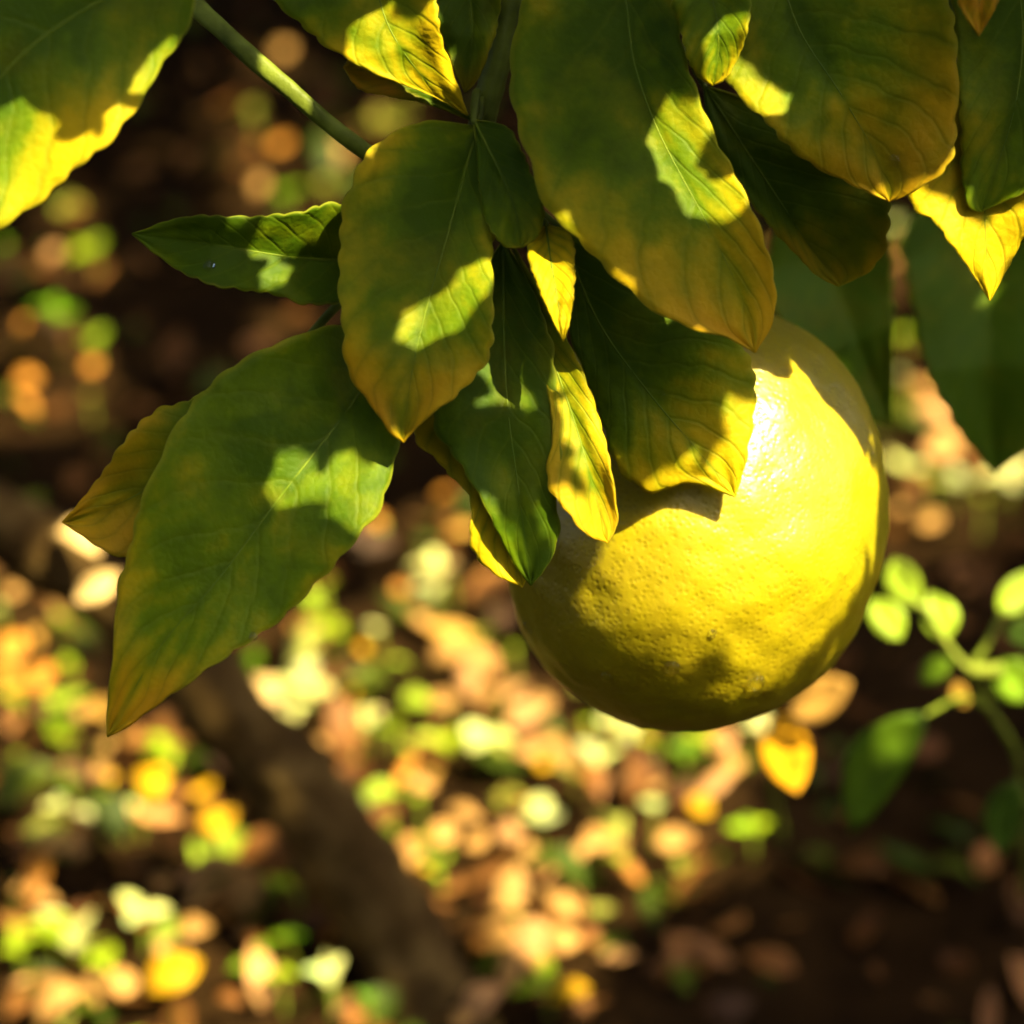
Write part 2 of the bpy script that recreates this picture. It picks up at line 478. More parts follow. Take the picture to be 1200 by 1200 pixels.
leaf([(825,100),(830,140),(850,190),(890,250),(930,295),(960,325),(983,335)],
     [(825,100),(880,120),(960,180),(1030,225),(1042,250),(1038,290),(1015,320),(983,335)],
     [(825,100),(870,170),(930,260),(983,335)], [.572,.568,.566,.568],
     'dark olive leaf partly hidden behind the broad mottled leaf', seed=10, yel=(.02,.25,.35), brn=(.85,.35), attach=(778,60,.572), fold=.15)
leaf([(1130,60),(1095,120),(1066,228),(1100,265),(1135,315),(1160,352)], [(1130,60),(1230,120),(1240,230),(1200,280),(1182,312),(1160,352)],
     [(1130,60),(1150,180),(1155,280),(1160,352)], [.557,.552,.5495,.551],
     'bright yellow sunlit leaf tip hanging at the right edge', seed=11, yel=(.80,.4,.4), brn=(1.4,0), attach=(1085,-40,.562), fold=.12)
leaf([(1150,-120),(1115,-30),(1122,60),(1124,150),(1128,215),(1135,243),(1150,248)], [(1150,-120),(1260,-60),(1275,60),(1250,170),(1205,222),(1175,238),(1150,248)],
     [(1150,-120),(1195,0),(1190,120),(1150,248)], [.553,.549,.5465,.549],
     'dark green leaf in the top right corner, in front of the bright yellow tip', seed=12, yel=(.0,.2,.2), brn=(1.3,0), attach=(1160,-296,.562), fold=.1)
leaf([(1145,-80),(1116,-40),(1124,5),(1147,42)], [(1145,-80),(1180,-40),(1168,5),(1147,42)], [(1145,-80),(1147,-20),(1147,42)], [.525,.522,.522],
     'small orange leaf tip poking in at the top right edge', seed=13, yel=(.6,.3,.3), brn=(.6,.9), attach=(1150,-296,.562), nt_=60, nv=8)
leaf([(430,300),(400,238),(350,248),(300,254),(250,252),(200,258),(155,274)], [(430,310),(400,352),(365,357),(310,342),(260,337),(220,322),(185,300),(155,274)],
     [(430,305),(350,302),(250,287),(155,274)], [.562,.552,.547,.549],
     'dark horizontal leaf pointing left, with a yellow sunlit notch on top', seed=14, yel=(.0,.15,.10), brn=(1.3,0), attach=(545,250,.567), fold=.45)
leaf([(330,430),(260,455),(190,480),(150,512),(110,568),(73,612)], [(330,430),(300,540),(200,640),(140,652),(100,630),(73,612)],
     [(330,430),(250,510),(160,580),(73,612)], [.560,.556,.552,.552],
     'orange-brown leaf tip peeking out behind the large lower left leaf', seed=15, yel=(.25,.35,.35), brn=(.62,.55), attach=(520,270,.570))
leaf([(455,410),(400,382),(350,393),(300,413),(260,440),(230,470),(200,512),(175,562),(150,642),(138,700),(132,765),(126,830),(126,863)],
     [(455,410),(465,460),(467,520),(460,555),(440,602),(400,655),(350,705),(300,745),(250,777),(200,815),(155,848),(126,863)],
     [(455,410),(400,490),(330,580),(255,680),(190,755),(126,863)], [.556,.542,.537,.535,.533,.532,.534],
     'large dark green leaf at lower left with two round sun spots', seed=16, yel=(.12,.25,.42), brn=(.92,.6), attach=(552,262,.568), fold=.18)
leaf([(640,262),(618,292),(630,335),(645,370),(660,400)], [(640,262),(668,275),(674,320),(668,375),(660,400)], [(640,262),(646,310),(655,360),(660,400)],
     [.545,.537,.533,.533], 'small bright sunlit leaf above the lemon, wedged between dark leaves', seed=17, yel=(.85,.3,.3), brn=(1.4,0), attach=(560,250,.567), nt_=60, nv=8)
leaf([(520,430),(487,505),(520,548),(550,583),(553,640),(580,672),(612,688)], [(520,430),(570,480),(620,570),(630,640),(612,688)],
     [(520,430),(555,520),(590,610),(612,688)], [.558,.552,.548,.5485],
     'yellow leaf mostly hidden behind a dark one, at the left side of the lemon', seed=18, yel=(.75,.4,.3), brn=(1.4,0), attach=(560,290,.571), fold=.2)
leaf([(600,285),(620,360),(635,430),(648,500),(641,560),(660,594),(685,625),(712,636)], [(600,285),(650,370),(685,440),(705,500),(718,560),(724,610),(712,636)],
     [(600,285),(640,400),(675,500),(700,590),(712,636)], [.560,.553,.547,.544,.545],
     'narrow folded yellow-orange leaf in sun hanging over the lemon', seed=19, yel=(.28,.40,.60), brn=(.85,.5), attach=(562,262,.568), fold=.35)
leaf([(590,280),(545,350),(518,430),(507,495),(530,530),(556,572),(582,622),(602,660),(622,686)], [(590,280),(625,340),(645,400),(655,460),(660,520),(650,575),(656,625),(642,662),(622,686)],
     [(590,280),(590,380),(595,480),(610,590),(622,686)], [.560,.551,.5455,.5445,.5465],
     'dark green leaf hanging at the left of the lemon, its tip on the peel', seed=20, yel=(-.05,.16,.18), brn=(1.2,.1), attach=(560,260,.567), fold=.08)
leaf([(655,265),(662,320),(665,380),(682,430),(700,480),(720,540),(745,570),(765,578),(810,566),(862,582)],
     [(655,265),(720,300),(800,360),(865,395),(883,440),(884,480),(876,535),(862,582)],
     [(655,265),(700,375),(760,460),(815,525),(862,582)], [.560,.556,.555,.556,.558],
     'leaf lying over the upper left of the lemon, green turning yellow at its tip', seed=21, yel=(.06,.25,.85), brn=(1.3,0), attach=(565,255,.568), fold=.12, curve=.2)
leaf([(940,200),(905,280),(900,340),(940,420),(1000,480),(1045,500)], [(940,200),(1030,250),(1047,330),(1047,420),(1045,500)], [(940,200),(965,300),(1005,400),(1045,500)],
     [.69,.69,.685,.69], 'dark blurred leaf just right of the lemon top', seed=22, yel=(-.15,.05,.0), brn=(1.4,0), attach=(1060,150,.61))
leaf([(1130,180),(1065,260),(1064,340),(1085,430),(1120,500),(1165,555)], [(1130,180),(1250,250),(1270,400),(1230,500),(1165,555)], [(1130,180),(1150,300),(1160,430),(1165,555)],
     [.70,.70,.695,.70], 'large dark blurred leaf at the right edge under the bright yellow tip', seed=23, yel=(-.15,.05,.0), brn=(1.4,0), attach=(1115,225,.68))

# ------------------------------------------------------------------ the lemon
LC = P(812, 605, 0.603)
lemon = empty('lemon', LC)
tag(lemon, 'ripe yellow lemon with pitted glossy peel hanging under the leaves', 'lemon')
pm = W * 0.603 / 1200
axis = (RIGHT * 0.23 + UP * 0.97 + FWD * 0.10).normalized()
ax1 = (RIGHT - axis * RIGHT.dot(axis)).normalized()
ax2 = axis.cross(ax1)
NU, NV_ = 180, 120
V, F = [], []
for i in range(NV_ + 1):
    ph = math.pi * i / NV_
    c, s = math.cos(ph), math.sin(ph)
    for k in range(NU):
        th = 2 * math.pi * k / NU
        rad = 225 * pm; hgt = 253 * pm
        prof = s ** 0.94
        dv = ax1 * (math.cos(th) * prof) + ax2 * (math.sin(th) * prof)
        p = dv * rad + axis * (c * hgt)
        u = p.normalized()
        # button end and stalk shoulder
        if c > 0.97: p = p - axis * (0.0035 * smooth(0.97, 1.0, c))
        w = 0.0011 * noise.noise(u * 2.1 + Vector((4, 1, 2))) + 0.00050 * noise.noise(u * 6 + Vector((1, 7, 2))) + 0.00016 * noise.noise(u * 19)
        p = p + u * w
        V.append(p)
for i in range(NV_):
    for k in range(NU):
        k2 = (k + 1) % NU
        F.append((i * NU + k, (i + 1) * NU + k, (i + 1) * NU + k2, i * NU + k2))
peel = mesh('peel', V, F, M_PEEL, lemon)
add_bvh([v + LC for v in V], F)
top = axis * (253 * pm - 0.0035)
Vc, Fc = [], []
for k in range(20):
    a = 2 * math.pi * k / 20
    rr = 0.0042 + 0.0012 * math.cos(5 * a)
    Vc.append(top + (ax1 * math.cos(a) + ax2 * math.sin(a)) * rr + axis * 0.0004)
    Vc.append(top + (ax1 * math.cos(a) + ax2 * math.sin(a)) * 0.0022 + axis * 0.0022)
Fc = [(2 * k, 2 * ((k + 1) % 20), 2 * ((k + 1) % 20) + 1, 2 * k + 1) for k in range(20)] + [tuple(2 * k + 1 for k in range(20))]
mesh('calyx', Vc, Fc, M_TWIG, lemon)

# ------------------------------------------------------------------ small leaves for litter and weeds
def lens(L, Wd, bend, fold, n=6):
    """a leaf lying along +x from the origin, face up"""
    V, F = [], []
    for i in range(n + 1):
        t = i / n
        w = Wd * 0.5 * max(0.0, math.sin(math.pi * t ** 0.85)) ** 0.8 if 0 < i < n else 0.0004
        z = bend * L * math.sin(math.pi * t) - 0.25 * bend * L * t
        V += [Vector((t * L, -w, z + fold * w)), Vector((t * L, 0, z)), Vector((t * L, w, z + fold * w))]
    for i in range(n):
        a = 3 * i
        F += [(a, a + 3, a + 4, a + 1), (a + 1, a + 4, a + 5, a + 2)]
    return V, F
def colour(o, c):
    me = o.data
    at = me.color_attributes.new('col', 'FLOAT_COLOR', 'POINT')
    at.data.foreach_set('color', [x for _ in range(len(me.vertices)) for x in (*c, 1.0)])

CLS = {'tan': (0.45, 0.25, 0.075), 'orange': (0.50, 0.215, 0.030), 'brown': (0.24, 0.095, 0.02), 'cream': (0.66, 0.46, 0.20), 'pink': (0.50, 0.27, 0.11),
       'yellow': (0.60, 0.34, 0.006), 'green': (0.12, 0.25, 0.006), 'lime': (0.28, 0.39, 0.012), 'pale': (0.58, 0.62, 0.24), 'olive': (0.24, 0.235, 0.03)}  # 'pale' puts the bright glare on glossy leaves into their colour
GREENS = ('green', 'lime', 'pale', 'olive')
BLOBS = """333 63 18 tan;297 135 15 olive;300 175 14 brown;329 168 16 orange;304 218 18 tan;395 183 20 tan;385 220 22 olive;335 240 20 green;448 143 22 olive;475 120 18 olive
80 243 20 olive;107 292 22 lime;65 300 18 pink;62 368 28 green;28 382 14 orange;110 402 18 lime;108 430 14 orange;30 450 20 orange;32 475 18 orange;105 470 15 olive;5 297 12 green;350 370 18 brown
90 640 30 cream;115 690 28 cream;5 612 12 cream;15 695 15 tan;70 720 18 tan;15 765 28 orange;12 800 24 orange;50 800 24 orange;40 830 20 orange;82 785 14 lime;20 835 18 lime;72 850 20 green;92 838 16 tan;125 872 17 tan;118 905 17 tan;80 915 18 green
118 955 26 pale;140 955 22 pale;160 950 16 green;195 880 22 lime;180 920 25 yellow;237 925 18 yellow;250 965 24 yellow;265 960 16 yellow;262 820 14 brown;370 712 20 lime;392 748 20 lime;285 790 20 lime;310 815 28 cream;355 812 28 pale;340 835 22 pale
435 848 20 pale;460 868 18 lime;395 850 14 brown;375 880 18 tan;402 905 15 brown;403 945 30 pale;452 972 20 green;475 905 22 orange;495 922 18 tan;480 1000 22 tan;452 1030 12 tan;515 1030 10 lime
255 1025 32 tan;285 1045 30 tan;240 1055 24 tan;325 1035 20 lime;350 1062 15 olive;228 1092 22 tan;190 1035 16 tan;200 985 18 brown;50 1020 25 orange;85 985 20 tan;60 990 18 tan;95 1000 16 tan;20 1040 14 tan;55 1055 16 tan
165 1085 30 pale;80 1090 32 pale;115 1125 25 lime;60 1105 25 lime;20 1120 24 lime;205 1145 32 yellow;70 1180 34 tan;110 1160 24 tan;140 1160 25 tan;290 1140 18 green;340 1115 16 green;328 1155 18 lime;385 1135 22 pale;385 1160 22 pale;385 1098 14 orange;430 1180 16 green;270 1172 18 brown;300 1100 16 brown
440 612 16 orange;520 580 16 orange;525 612 16 brown;470 690 14 orange;512 680 24 pale;505 705 18 pale;490 725 18 tan;530 770 26 tan;560 775 26 tan;548 800 22 pink;575 830 25 tan;612 838 22 pink;632 828 20 tan;520 825 20 tan;560 750 20 olive
565 885 30 pale;535 868 20 lime;620 885 20 tan;640 870 20 tan;655 890 25 tan;700 885 22 pale;670 905 18 olive;590 935 20 olive;545 955 22 tan;520 980 22 tan;560 985 18 tan;630 972 26 pale;595 985 22 pink;615 995 18 tan;700 985 24 tan;725 1000 20 tan;742 1025 18 orange;680 1000 16 tan
600 1045 26 tan;595 1065 22 tan;650 1040 26 tan;655 1065 26 tan;580 1098 28 tan;625 1105 30 pink;655 1110 26 tan;600 1138 28 tan;560 1110 15 orange;640 1160 30 lime;665 1168 26 yellow;570 1180 28 pink;545 1190 20 tan;690 1098 18 brown;630 1135 22 tan
770 920 16 tan;765 962 22 pale;790 985 22 tan;800 1008 18 olive;835 925 26 pink;855 905 25 tan;820 945 18 yellow;880 975 22 lime;820 868 22 lime;800 882 18 green;712 852 20 pale;735 872 18 pale;770 862 18 lime;880 868 20 pale;905 862 18 cream;850 870 18 pink
1065 552 25 pale;1122 565 25 pale;1090 580 20 olive;1090 612 18 tan;1055 598 15 tan;1078 455 22 tan;1092 490 26 pink;1105 525 24 tan;1057 395 14 lime;1055 450 14 pale;1055 480 12 lime;1045 270 14 pale;1045 305 12 tan;1080 312 16 lime;1110 312 12 green;1160 455 16 lime;1182 490 16 lime;1180 562 24 pale;1195 545 18 pale;930 305 18 lime;920 330 14 lime;1150 600 14 olive
740 720 10 tan"""
blobs = []
for tok in BLOBS.replace('\n', ';').split(';'):
    a = tok.split()
    blobs.append((float(a[0]), float(a[1]), float(a[2]), a[3]))
blobs.pop()
for _ in range(50):
    x_, y_ = random.uniform(0, 860), random.uniform(640, 1195)
    if x_ + .55 * y_ < 1300 and not (abs(x_ - 250 - (y_ - 850) * .8) < 90 and y_ > 780):
        blobs.append((x_, y_, random.uniform(11, 16), random.choice(('lime', 'green', 'pale', 'olive', 'lime', 'yellow'))))

def region(x, y):
    if y < 500 and x < 500: return 'in the dark upper left background'
    if x > 900 and y < 700: return 'in the background right of the lemon'
    if x < 160 and y < 860: return 'behind the tip of the large left leaf'
    if y < 860 and x < 480: return 'in the gap below the large left leaf'
    if x < 250 and y < 1010: return 'left of the dark trunk'
    if x < 460 and y >= 1010 and x < 460: return 'in the bottom left corner'
    if x < 500: return 'right beside the dark trunk'
    if y < 900 and x < 700: return 'at the lower left of the lemon'
    if y < 1010 and x < 720: return 'below the lemon, right of the trunk'
    if x >= 720 and y < 1015: return 'under the bottom of the lemon'
    return 'at the bottom edge, middle of the picture'

ORD = ['leftmost'] + [w + ' from left' for w in 'second third fourth fifth sixth seventh eighth ninth tenth eleventh twelfth thirteenth fourteenth fifteenth sixteenth seventeenth eighteenth nineteenth twentieth'.split()]
WORD = {'tan': 'tan dry fallen leaf', 'orange': 'orange-brown fallen leaf', 'brown': 'dark brown fallen leaf', 'cream': 'cream sunlit fallen leaf', 'pink': 'pinkish tan fallen leaf', 'yellow': 'yellow fallen leaf',
        'green': 'green weed sprout', 'lime': 'lime green weed sprout', 'pale': 'pale bright weed sprout', 'olive': 'olive weed sprout'}
keyed = {}
for i, (x, y, r, c) in enumerate(blobs): keyed.setdefault((c, region(x, y)), []).append((x, i))
LAB = {}
for (c, reg), lst in keyed.items():
    lst.sort()
    for k, (x, i) in enumerate(lst):
        LAB[i] = f'{WORD[c]} {reg}' + (f', {ORD[k]}' if len(lst) > 1 else '')

LIT = []                                     # (world point, radius) kept free of overhead shade
protos = []
for k in range(17):
    protos.append(lens(1.0, random.uniform(.34, .85), random.uniform(-.16, .34), random.uniform(-.3, .7)))
for i, (x, y, r, c) in enumerate(blobs):
    g = on_ground(x, y, 0.012)
    if c == 'cream' and 80 < x < 130: g = P(x, y, .925)        # caught on the trunk
    D = (g - CAM).dot(FWD); mpp = W * D / 1200
    size = max(12.0, 2.35 * (r - 6.5)) * mpp
    LIT.append((g, max(0.009, size * 0.52)))
    vary = random.uniform(0.85, 1.15)
    col = tuple(v * vary * .80 for v in CLS[c])
    if c not in GREENS:
        Vl, Fl = protos[i % 17]
        sc = size * 1.22
        rz = random.uniform(0, 6.28)
        m3 = (Vector((0, 0, 1)) + Vector((random.gauss(0, .25), -0.45 + random.gauss(0, .2), 0))).normalized().to_track_quat('Z', 'Y').to_matrix()
        ca, sa = math.cos(rz), math.sin(rz)
        VV = []
        for v in Vl:
            q = Vector(((v.x - .5) * sc, v.y * sc, v.z * sc))
            VV.append(m3 @ Vector((q.x * ca - q.y * sa, q.x * sa + q.y * ca, q.z)))
        zmin = min(v.z for v in VV)
        VV = [v - Vector((0, 0, zmin * 0.3)) for v in VV]
        o = mesh('fallen_leaf', VV, Fl, M_DRY); o.location = g
        colour(o, col)
        sm = o.modifiers.new('thickness', 'SOLIDIFY'); sm.thickness = 0.0005
        tag(o, LAB[i], 'fallen leaf', 'dry fallen leaves on the ground')
    else:
        h = random.uniform(.005, .015)
        base = g - Vector((0, 0, 0.014))
        root = empty('weed_sprout', base)
        tag(root, LAB[i], 'weed', 'small weed sprouts on the ground')
        tip = Vector((0, 0, h + 0.006))
        Vs, Fs = tube_data([Vector((0, 0, -.004)), Vector((.001, 0, h * .5)), tip], [.0012, .001, .0008], 8, 6)
        mesh('stem', Vs, Fs, M_WEEDSTEM, root)
        nl = random.choice((3, 4, 5)); a0 = random.uniform(0, 6.28)
        for q in range(nl):
            Vl, Fl = protos[(i * 5 + q * 3) % 17]
            a = a0 + q * 6.283 / nl + random.uniform(-.25, .25)
            up = random.uniform(.05, .55); sc = size * random.uniform(.4, 1.0)
            VV = []
            for v in Vl:
                X, Y, Z = v.x * sc, v.y * sc, v.z * sc
                X2 = X * math.cos(up) - Z * math.sin(up); Z2 = X * math.sin(up) + Z * math.cos(up)
                VV.append(tip * random.uniform(.98, 1.0) + Vector((X2 * math.cos(a) - Y * math.sin(a), X2 * math.sin(a) + Y * math.cos(a), Z2)))
            o = mesh('leaf', VV, Fl, M_WEED, root); colour(o, tuple(v * random.uniform(.85, 1.15) for v in col))

# ------------------------------------------------------------------ the taller weed at the right and its neighbours
def lens_px(b, t, w, n=7, skew=0.0):
    b, t = np.array(b, float), np.array(t, float)
    dx = t - b; nrm = np.array([-dx[1], dx[0]]) / np.linalg.norm(dx)
    k = np.linspace(0, 1, n)
    prof = np.sin(np.pi * k ** .9) ** .8 * w * .5; prof[0] = prof[-1] = .3
    midl = b + dx * k[:, None] + nrm * (np.sin(np.pi * k) * skew)[:, None]
    return midl - nrm * prof[:, None], midl + nrm * prof[:, None], midl
def weed_leaf(root, b, t, w, d, col, skew=0.0, dslope=0.0):
    A, B, mdl = lens_px(b, t, w, 9, skew)
    V, F = [], []
    for i in range(9):
        dd = d + dslope * i / 8
        hw = np.linalg.norm(A[i] - mdl[i]) / 1200 * W * d
        V += [P(*A[i], dd - .25 * hw), P(*((A[i] + mdl[i]) / 2), dd - .05 * hw), P(*mdl[i], dd + .1 * hw), P(*((B[i] + mdl[i]) / 2), dd - .05 * hw), P(*B[i], dd - .25 * hw)]
    for i in range(8):
        for j in range(4):
            a = 5 * i + j; F.append((a, a + 1, a + 6, a + 5))
    o = mesh('leaf', V, F, M_WEED); colour(o, col)
    sm = o.modifiers.new('thickness', 'SOLIDIFY'); sm.thickness = 0.0004
    add_bvh(V, F)
    return child(o, root)
def weed_stem(root, pts, radii):
    Vs, Fs = tube_data(pts, radii, 24, 8)
    return child(mesh('stem', Vs, Fs, M_WEEDSTEM), root)

wb = on_ground(1190, 1000); DW = 0.80
w1 = empty('leafy_weed', wb)
tag(w1, 'leafy green weed with oval leaves and one drooping dark leaf at the right edge', 'weed')
weed_stem(w1, [wb, P(1195, 900, .85), P(1160, 830, .82), P(1136, 785, DW)], [.0015, .0013, .0012, .0011])
weed_stem(w1, [P(1136, 785, DW), P(1118, 766, DW), P(1102, 742, DW)], [.0011, .0010, .0009])
weed_stem(w1, [P(1136, 785, DW), P(1158, 752, DW), P(1178, 712, DW)], [.0010, .0009, .0008])
weed_stem(w1, [P(1102, 742, DW), P(1085, 715, DW), P(1062, 700, DW)], [.0010, .0009, .0008])
weed_stem(w1, [P(1136, 785, DW), P(1150, 786, DW), P(1175, 786, DW)], [.0018, .0022, .0026])
lm, gr = (.27, .40, .03), (.15, .27, .015)
for b, t, w, c in (((1048, 655), (1076, 712), 40, lm), ((1056, 748), (1018, 702), 38, lm), ((1108, 750), (1090, 694), 42, lm), ((1112, 775), (1080, 800), 28, gr),
                   ((1172, 720), (1210, 668), 40, lm), ((1180, 745), (1225, 730), 34, gr), ((1172, 775), (1215, 820), 52, gr), ((1120, 800), (1134, 828), 22, (.5, .3, .05))):
    weed_leaf(w1, b, t, w, DW, c, 3, .004)
weed_stem(w1, [P(1160, 830, .82), P(1125, 818, .80), P(1084, 838, .785)], [.0009, .0008, .0006])
tag(weed_leaf(w1, (1084, 836), (998, 978), 70, .78, (.065, .125, .006), 20, .01), 'drooping dark green leaf with sunlit top')
w3 = empty('dark_weed', on_ground(1200, 1060))
tag(w3, 'small dark green weed leaf at the right edge below the leafy weed', 'weed')
weed_stem(w3, [on_ground(1200, 1060), P(1205, 960, .85), P(1190, 915, .82)], [.0015, .0012, .0008])
weed_leaf(w3, (1190, 915), (1172, 1003), 46, .82, (.06, .12, .012), 6, .01)
w4 = empty('orange_leaf_sprig', on_ground(915, 985))
tag(w4, 'orange-yellow sprig with two leaves just below the lemon', 'weed')
weed_stem(w4, [on_ground(915, 985), P(905, 900, 0.92), P(915, 840, .86)], [.0014, .0012, .001])
weed_leaf(w4, (916, 836), (934, 928), 56, .85, (.62, .31, .01), 4, -.03)
weed_leaf(w4, (925, 842), (996, 800), 50, .875, (.62, .36, .09), -4, -.01)

# ------------------------------------------------------------------ small litter nobody could count
NL = 6500
V, F, C = [], [], []
pal = [(0.11, .045, .010), (.08, .030, .007), (.15, .062, .015), (.05, .020, .005), (.24, .105, .028), (.03, .05, .003), (.05, .07, .004)]
pal_lit = [(.40, .20, .07), (.46, .25, .10), (.34, .16, .04), (.42, .24, .05), (.20, .28, .02), (.30, .32, .06)]
for i in range(NL):
    y = random.uniform(.62, 2.5)
    x = random.uniform(-1, 1) * (.30 + .24 * y)
    z = ground_z(x, y) + random.uniform(0.0, .010)
    q = to_px(Vector((x, y, z)))
    if q is not None and random.random() < .5 and (q[1] < 560 and q[0] < 600 or q[0] + .55 * q[1] > 1360 and q[1] > 600): continue  # litter thinned where shade falls, to darken those areas
    L = random.uniform(.008, .030); Wd = L * random.uniform(.35, .7)
    Vl, Fl = lens(L, Wd, random.uniform(-.2, .3), random.uniform(-.3, .6), 4)
    m3 = Vector((random.gauss(0, .45), random.gauss(-.1, .45), 1)).normalized().to_track_quat('Z', 'Y').to_matrix()
    a = random.uniform(0, 6.28); ca, sa = math.cos(a), math.sin(a)
    o = len(V)
    for v in Vl:
        V.append(m3 @ Vector((v.x * ca - v.y * sa, v.x * sa + v.y * ca, v.z)) + Vector((x, y, z)))
    F += [tuple(k + o for k in f) for f in Fl]
    q = to_px(Vector((x, y, z)))
    sunlit_area = q is not None and q[1] > 600 and q[0] + .55 * q[1] < 1330          # brighter litter where sun falls: light put into the colour
    c = random.choice(pal_lit) if sunlit_area and random.random() < .36 else random.choice(pal)
    k = random.uniform(.7, 1.2)
    C += [(c[0] * k, c[1] * k, c[2] * k, 1)] * len(Vl)
lit_o = mesh('leaf_litter', V, F, M_DRY)
lit_o.data.color_attributes.new('col', 'FLOAT_COLOR', 'POINT').data.foreach_set('color', [x for c in C for x in c])
tag(lit_o, 'brown leaf litter covering the ground in the blurred background', 'leaf litter', kind='stuff')

# ------------------------------------------------------------------ water drops
bvh = BVHTree.FromPolygons([tuple(v) for v in BV], BF)
def hit(x, y):
    h = bvh.ray_cast(CAM, ray(x, y))
    return h if h[0] is not None else None
for x, y, r, lab in ((245, 312, 8, 'clear water drop in the middle of the dark horizontal leaf'),
                     (1048, 187, 8, 'clear water drop near the tip of the broad mottled leaf'), (712, 793, 9, 'water drop on the shaded lower left peel of the lemon'),
                     (788, 782, 11, 'glinting water drop near the bottom centre of the lemon'), (618, 735, 8, 'water drop on the left rim of the lemon'),
                     (886, 800, 12, 'water drop on the sunlit bottom right of the lemon'), (815, 576, 6, 'tiny sparkling water drop at the leaf edge on the lemon'),
                     (775, 462, 5, 'tiny water drop on the leaf lying over the lemon'),
                     (297, 746, 6, 'water drop on the lower edge of the large left leaf'), (835, 742, 6, 'faint water drop on the peel above the bottom centre')):
    h = hit(x, y)
    if not h: continue
    p, nrm = h[0], h[1]
    if nrm.dot(CAM - p) < 0: nrm = -nrm
    if p.z and (p - LC).length < .06 and (p - LC).dot(nrm) < 0: nrm = (p - LC).normalized()
    rad = .9 * r * W * (p - CAM).dot(FWD) / 1200
    q = nrm.to_track_quat('Z', 'Y')
    V, F = [Vector((0, 0, .56 * rad))], []
    for i in range(1, 8):
        a = i / 7 * math.pi * 0.62
        for k in range(16):
            b = 2 * math.pi * k / 16
            V.append(Vector((math.sin(a) * math.cos(b) * rad, math.sin(a) * math.sin(b) * rad * (1 + .06 * math.sin(b)), (.56 * math.cos(a)) * rad)))
    for k in range(16): F.append((0, 1 + k, 1 + (k + 1) % 16))
    for i in range(6):
        for k in range(16):
            k2 = (k + 1) % 16; a = 1 + i * 16
            F.append((a + k, a + 16 + k, a + 16 + k2, a + k2))
    F.append(tuple(1 + 6 * 16 + k for k in range(15, -1, -1)))
    o = mesh('water_drop', [q @ v for v in V], F, M_WATER)
    o.location = p + nrm * (.12 * rad + (0.00002 if (p - LC).length < .06 else .00012))
    tag(o, lab, 'water drop')

# ------------------------------------------------------------------ the crown overhead, which dapples everything below it
U1 = SUN.orthogonal().normalized(); U2 = SUN.cross(U1).normalized()
def flat(p): return (p.dot(U1), p.dot(U2))
SPOTS = """20 160 36;8 215 34;60 195 26;105 172 12;143 135 10;173 92 8;198 56 6;40 225 20;80 200 16
455 50 36;432 72 12;492 62 20;505 20 8;520 90 10;465 75 20
495 380 14;528 356 14;556 330 14;571 312 6
780 165 7;798 195 12;822 222 16;850 235 10;792 130 7;815 152 10;812 215 10
858 45 14;866 25 8;845 68 8;870 97 8;895 110 10;915 118 6
1105 250 18;1150 290 26;1160 330 12;1190 262 18;1130 275 18;1085 235 10
325 268 12;358 256 8;384 248 5;320 322 4
345 560 22;420 575 28;447 560 14;408 540 8;430 592 12
668 430 12;690 475 16;702 530 18;708 590 16;665 580 8;690 615 10;680 500 12;712 620 8
565 610 12;575 640 16;592 668 14;503 515 8;522 540 8
645 320 18;656 365 10;636 295 10;662 345 8
800 560 12;838 572 12;862 520 8;775 570 8;868 480 8
335 100 13;322 88 8;348 116 8
1060 680 18;1038 722 16;1098 725 18;1120 770 12;1150 785 16;1190 690 16;1195 790 20;1055 860 10;1128 818 8;930 880 26;968 815 22;925 905 20"""
spots = [tuple(map(float, t.split())) for t in SPOTS.replace('\n', ';').split(';')]
POLY = [(886, 428), (950, 440), (1005, 478), (1024, 560), (1022, 640), (1000, 700), (950, 755), (900, 795), (862, 808), (858, 790), (885, 765), (868, 738), (820, 735), (770, 715), (735, 690), (700, 668), (735, 600), (860, 592), (882, 520)]
def in_poly(x, y, poly):
    c = False; j = len(poly) - 1
    for i in range(len(poly)):
        xi, yi = poly[i]; xj, yj = poly[j]
        if (yi > y) != (yj > y) and x < (xj - xi) * (y - yi) / (yj - yi) + xi: c = not c
        j = i
    return c
lit2, shade2 = [], []
blocked = 0; nlit = 0; BLK = {}
def add_lit(p, rad):
    c = np.array(flat(p))
    lit2.append(c)
    for k in range(10):
        lit2.append(c + rad * np.array((math.cos(k * .628), math.sin(k * .628))))
        lit2.append(c + .5 * rad * np.array((math.cos(k * .628), math.sin(k * .628))))
def fg_lit(x, y):
    for sx, sy, sr in spots:
        if (x - sx) ** 2 + (y - sy) ** 2 < (sr + 7) ** 2: return True
    return False
def lit_px(x, y):
    """sun must reach what is seen at this picture position"""
    global blocked, nlit
    h = hit(x, y)
    if not h: return
    nlit += 1
    p = h[0] + (CAM - h[0]).normalized() * .0012
    bl = bvh.ray_cast(p, SUN, .6)
    if bl[0] is not None:
        blocked += 1
        k = (OWN[h[2]][:45], OWN[bl[2]][:45]); BLK[k] = BLK.get(k, 0) + 1
        return
    k = (OWN[h[2]][:45], 'free'); BLK[k] = BLK.get(k, 0) + 1
    lit2.append(np.array(flat(p)))
for x, y, r in spots:
    lit_px(x, y)
    for k in range(8):
        for f in (.55, 1.0):
            lit_px(x + f * r * math.cos(k * .785), y + f * r * math.sin(k * .785))
for x in range(680, 1044, 9):
    for y in range(420, 830, 9):
        if in_poly(x, y, POLY): lit_px(x, y)
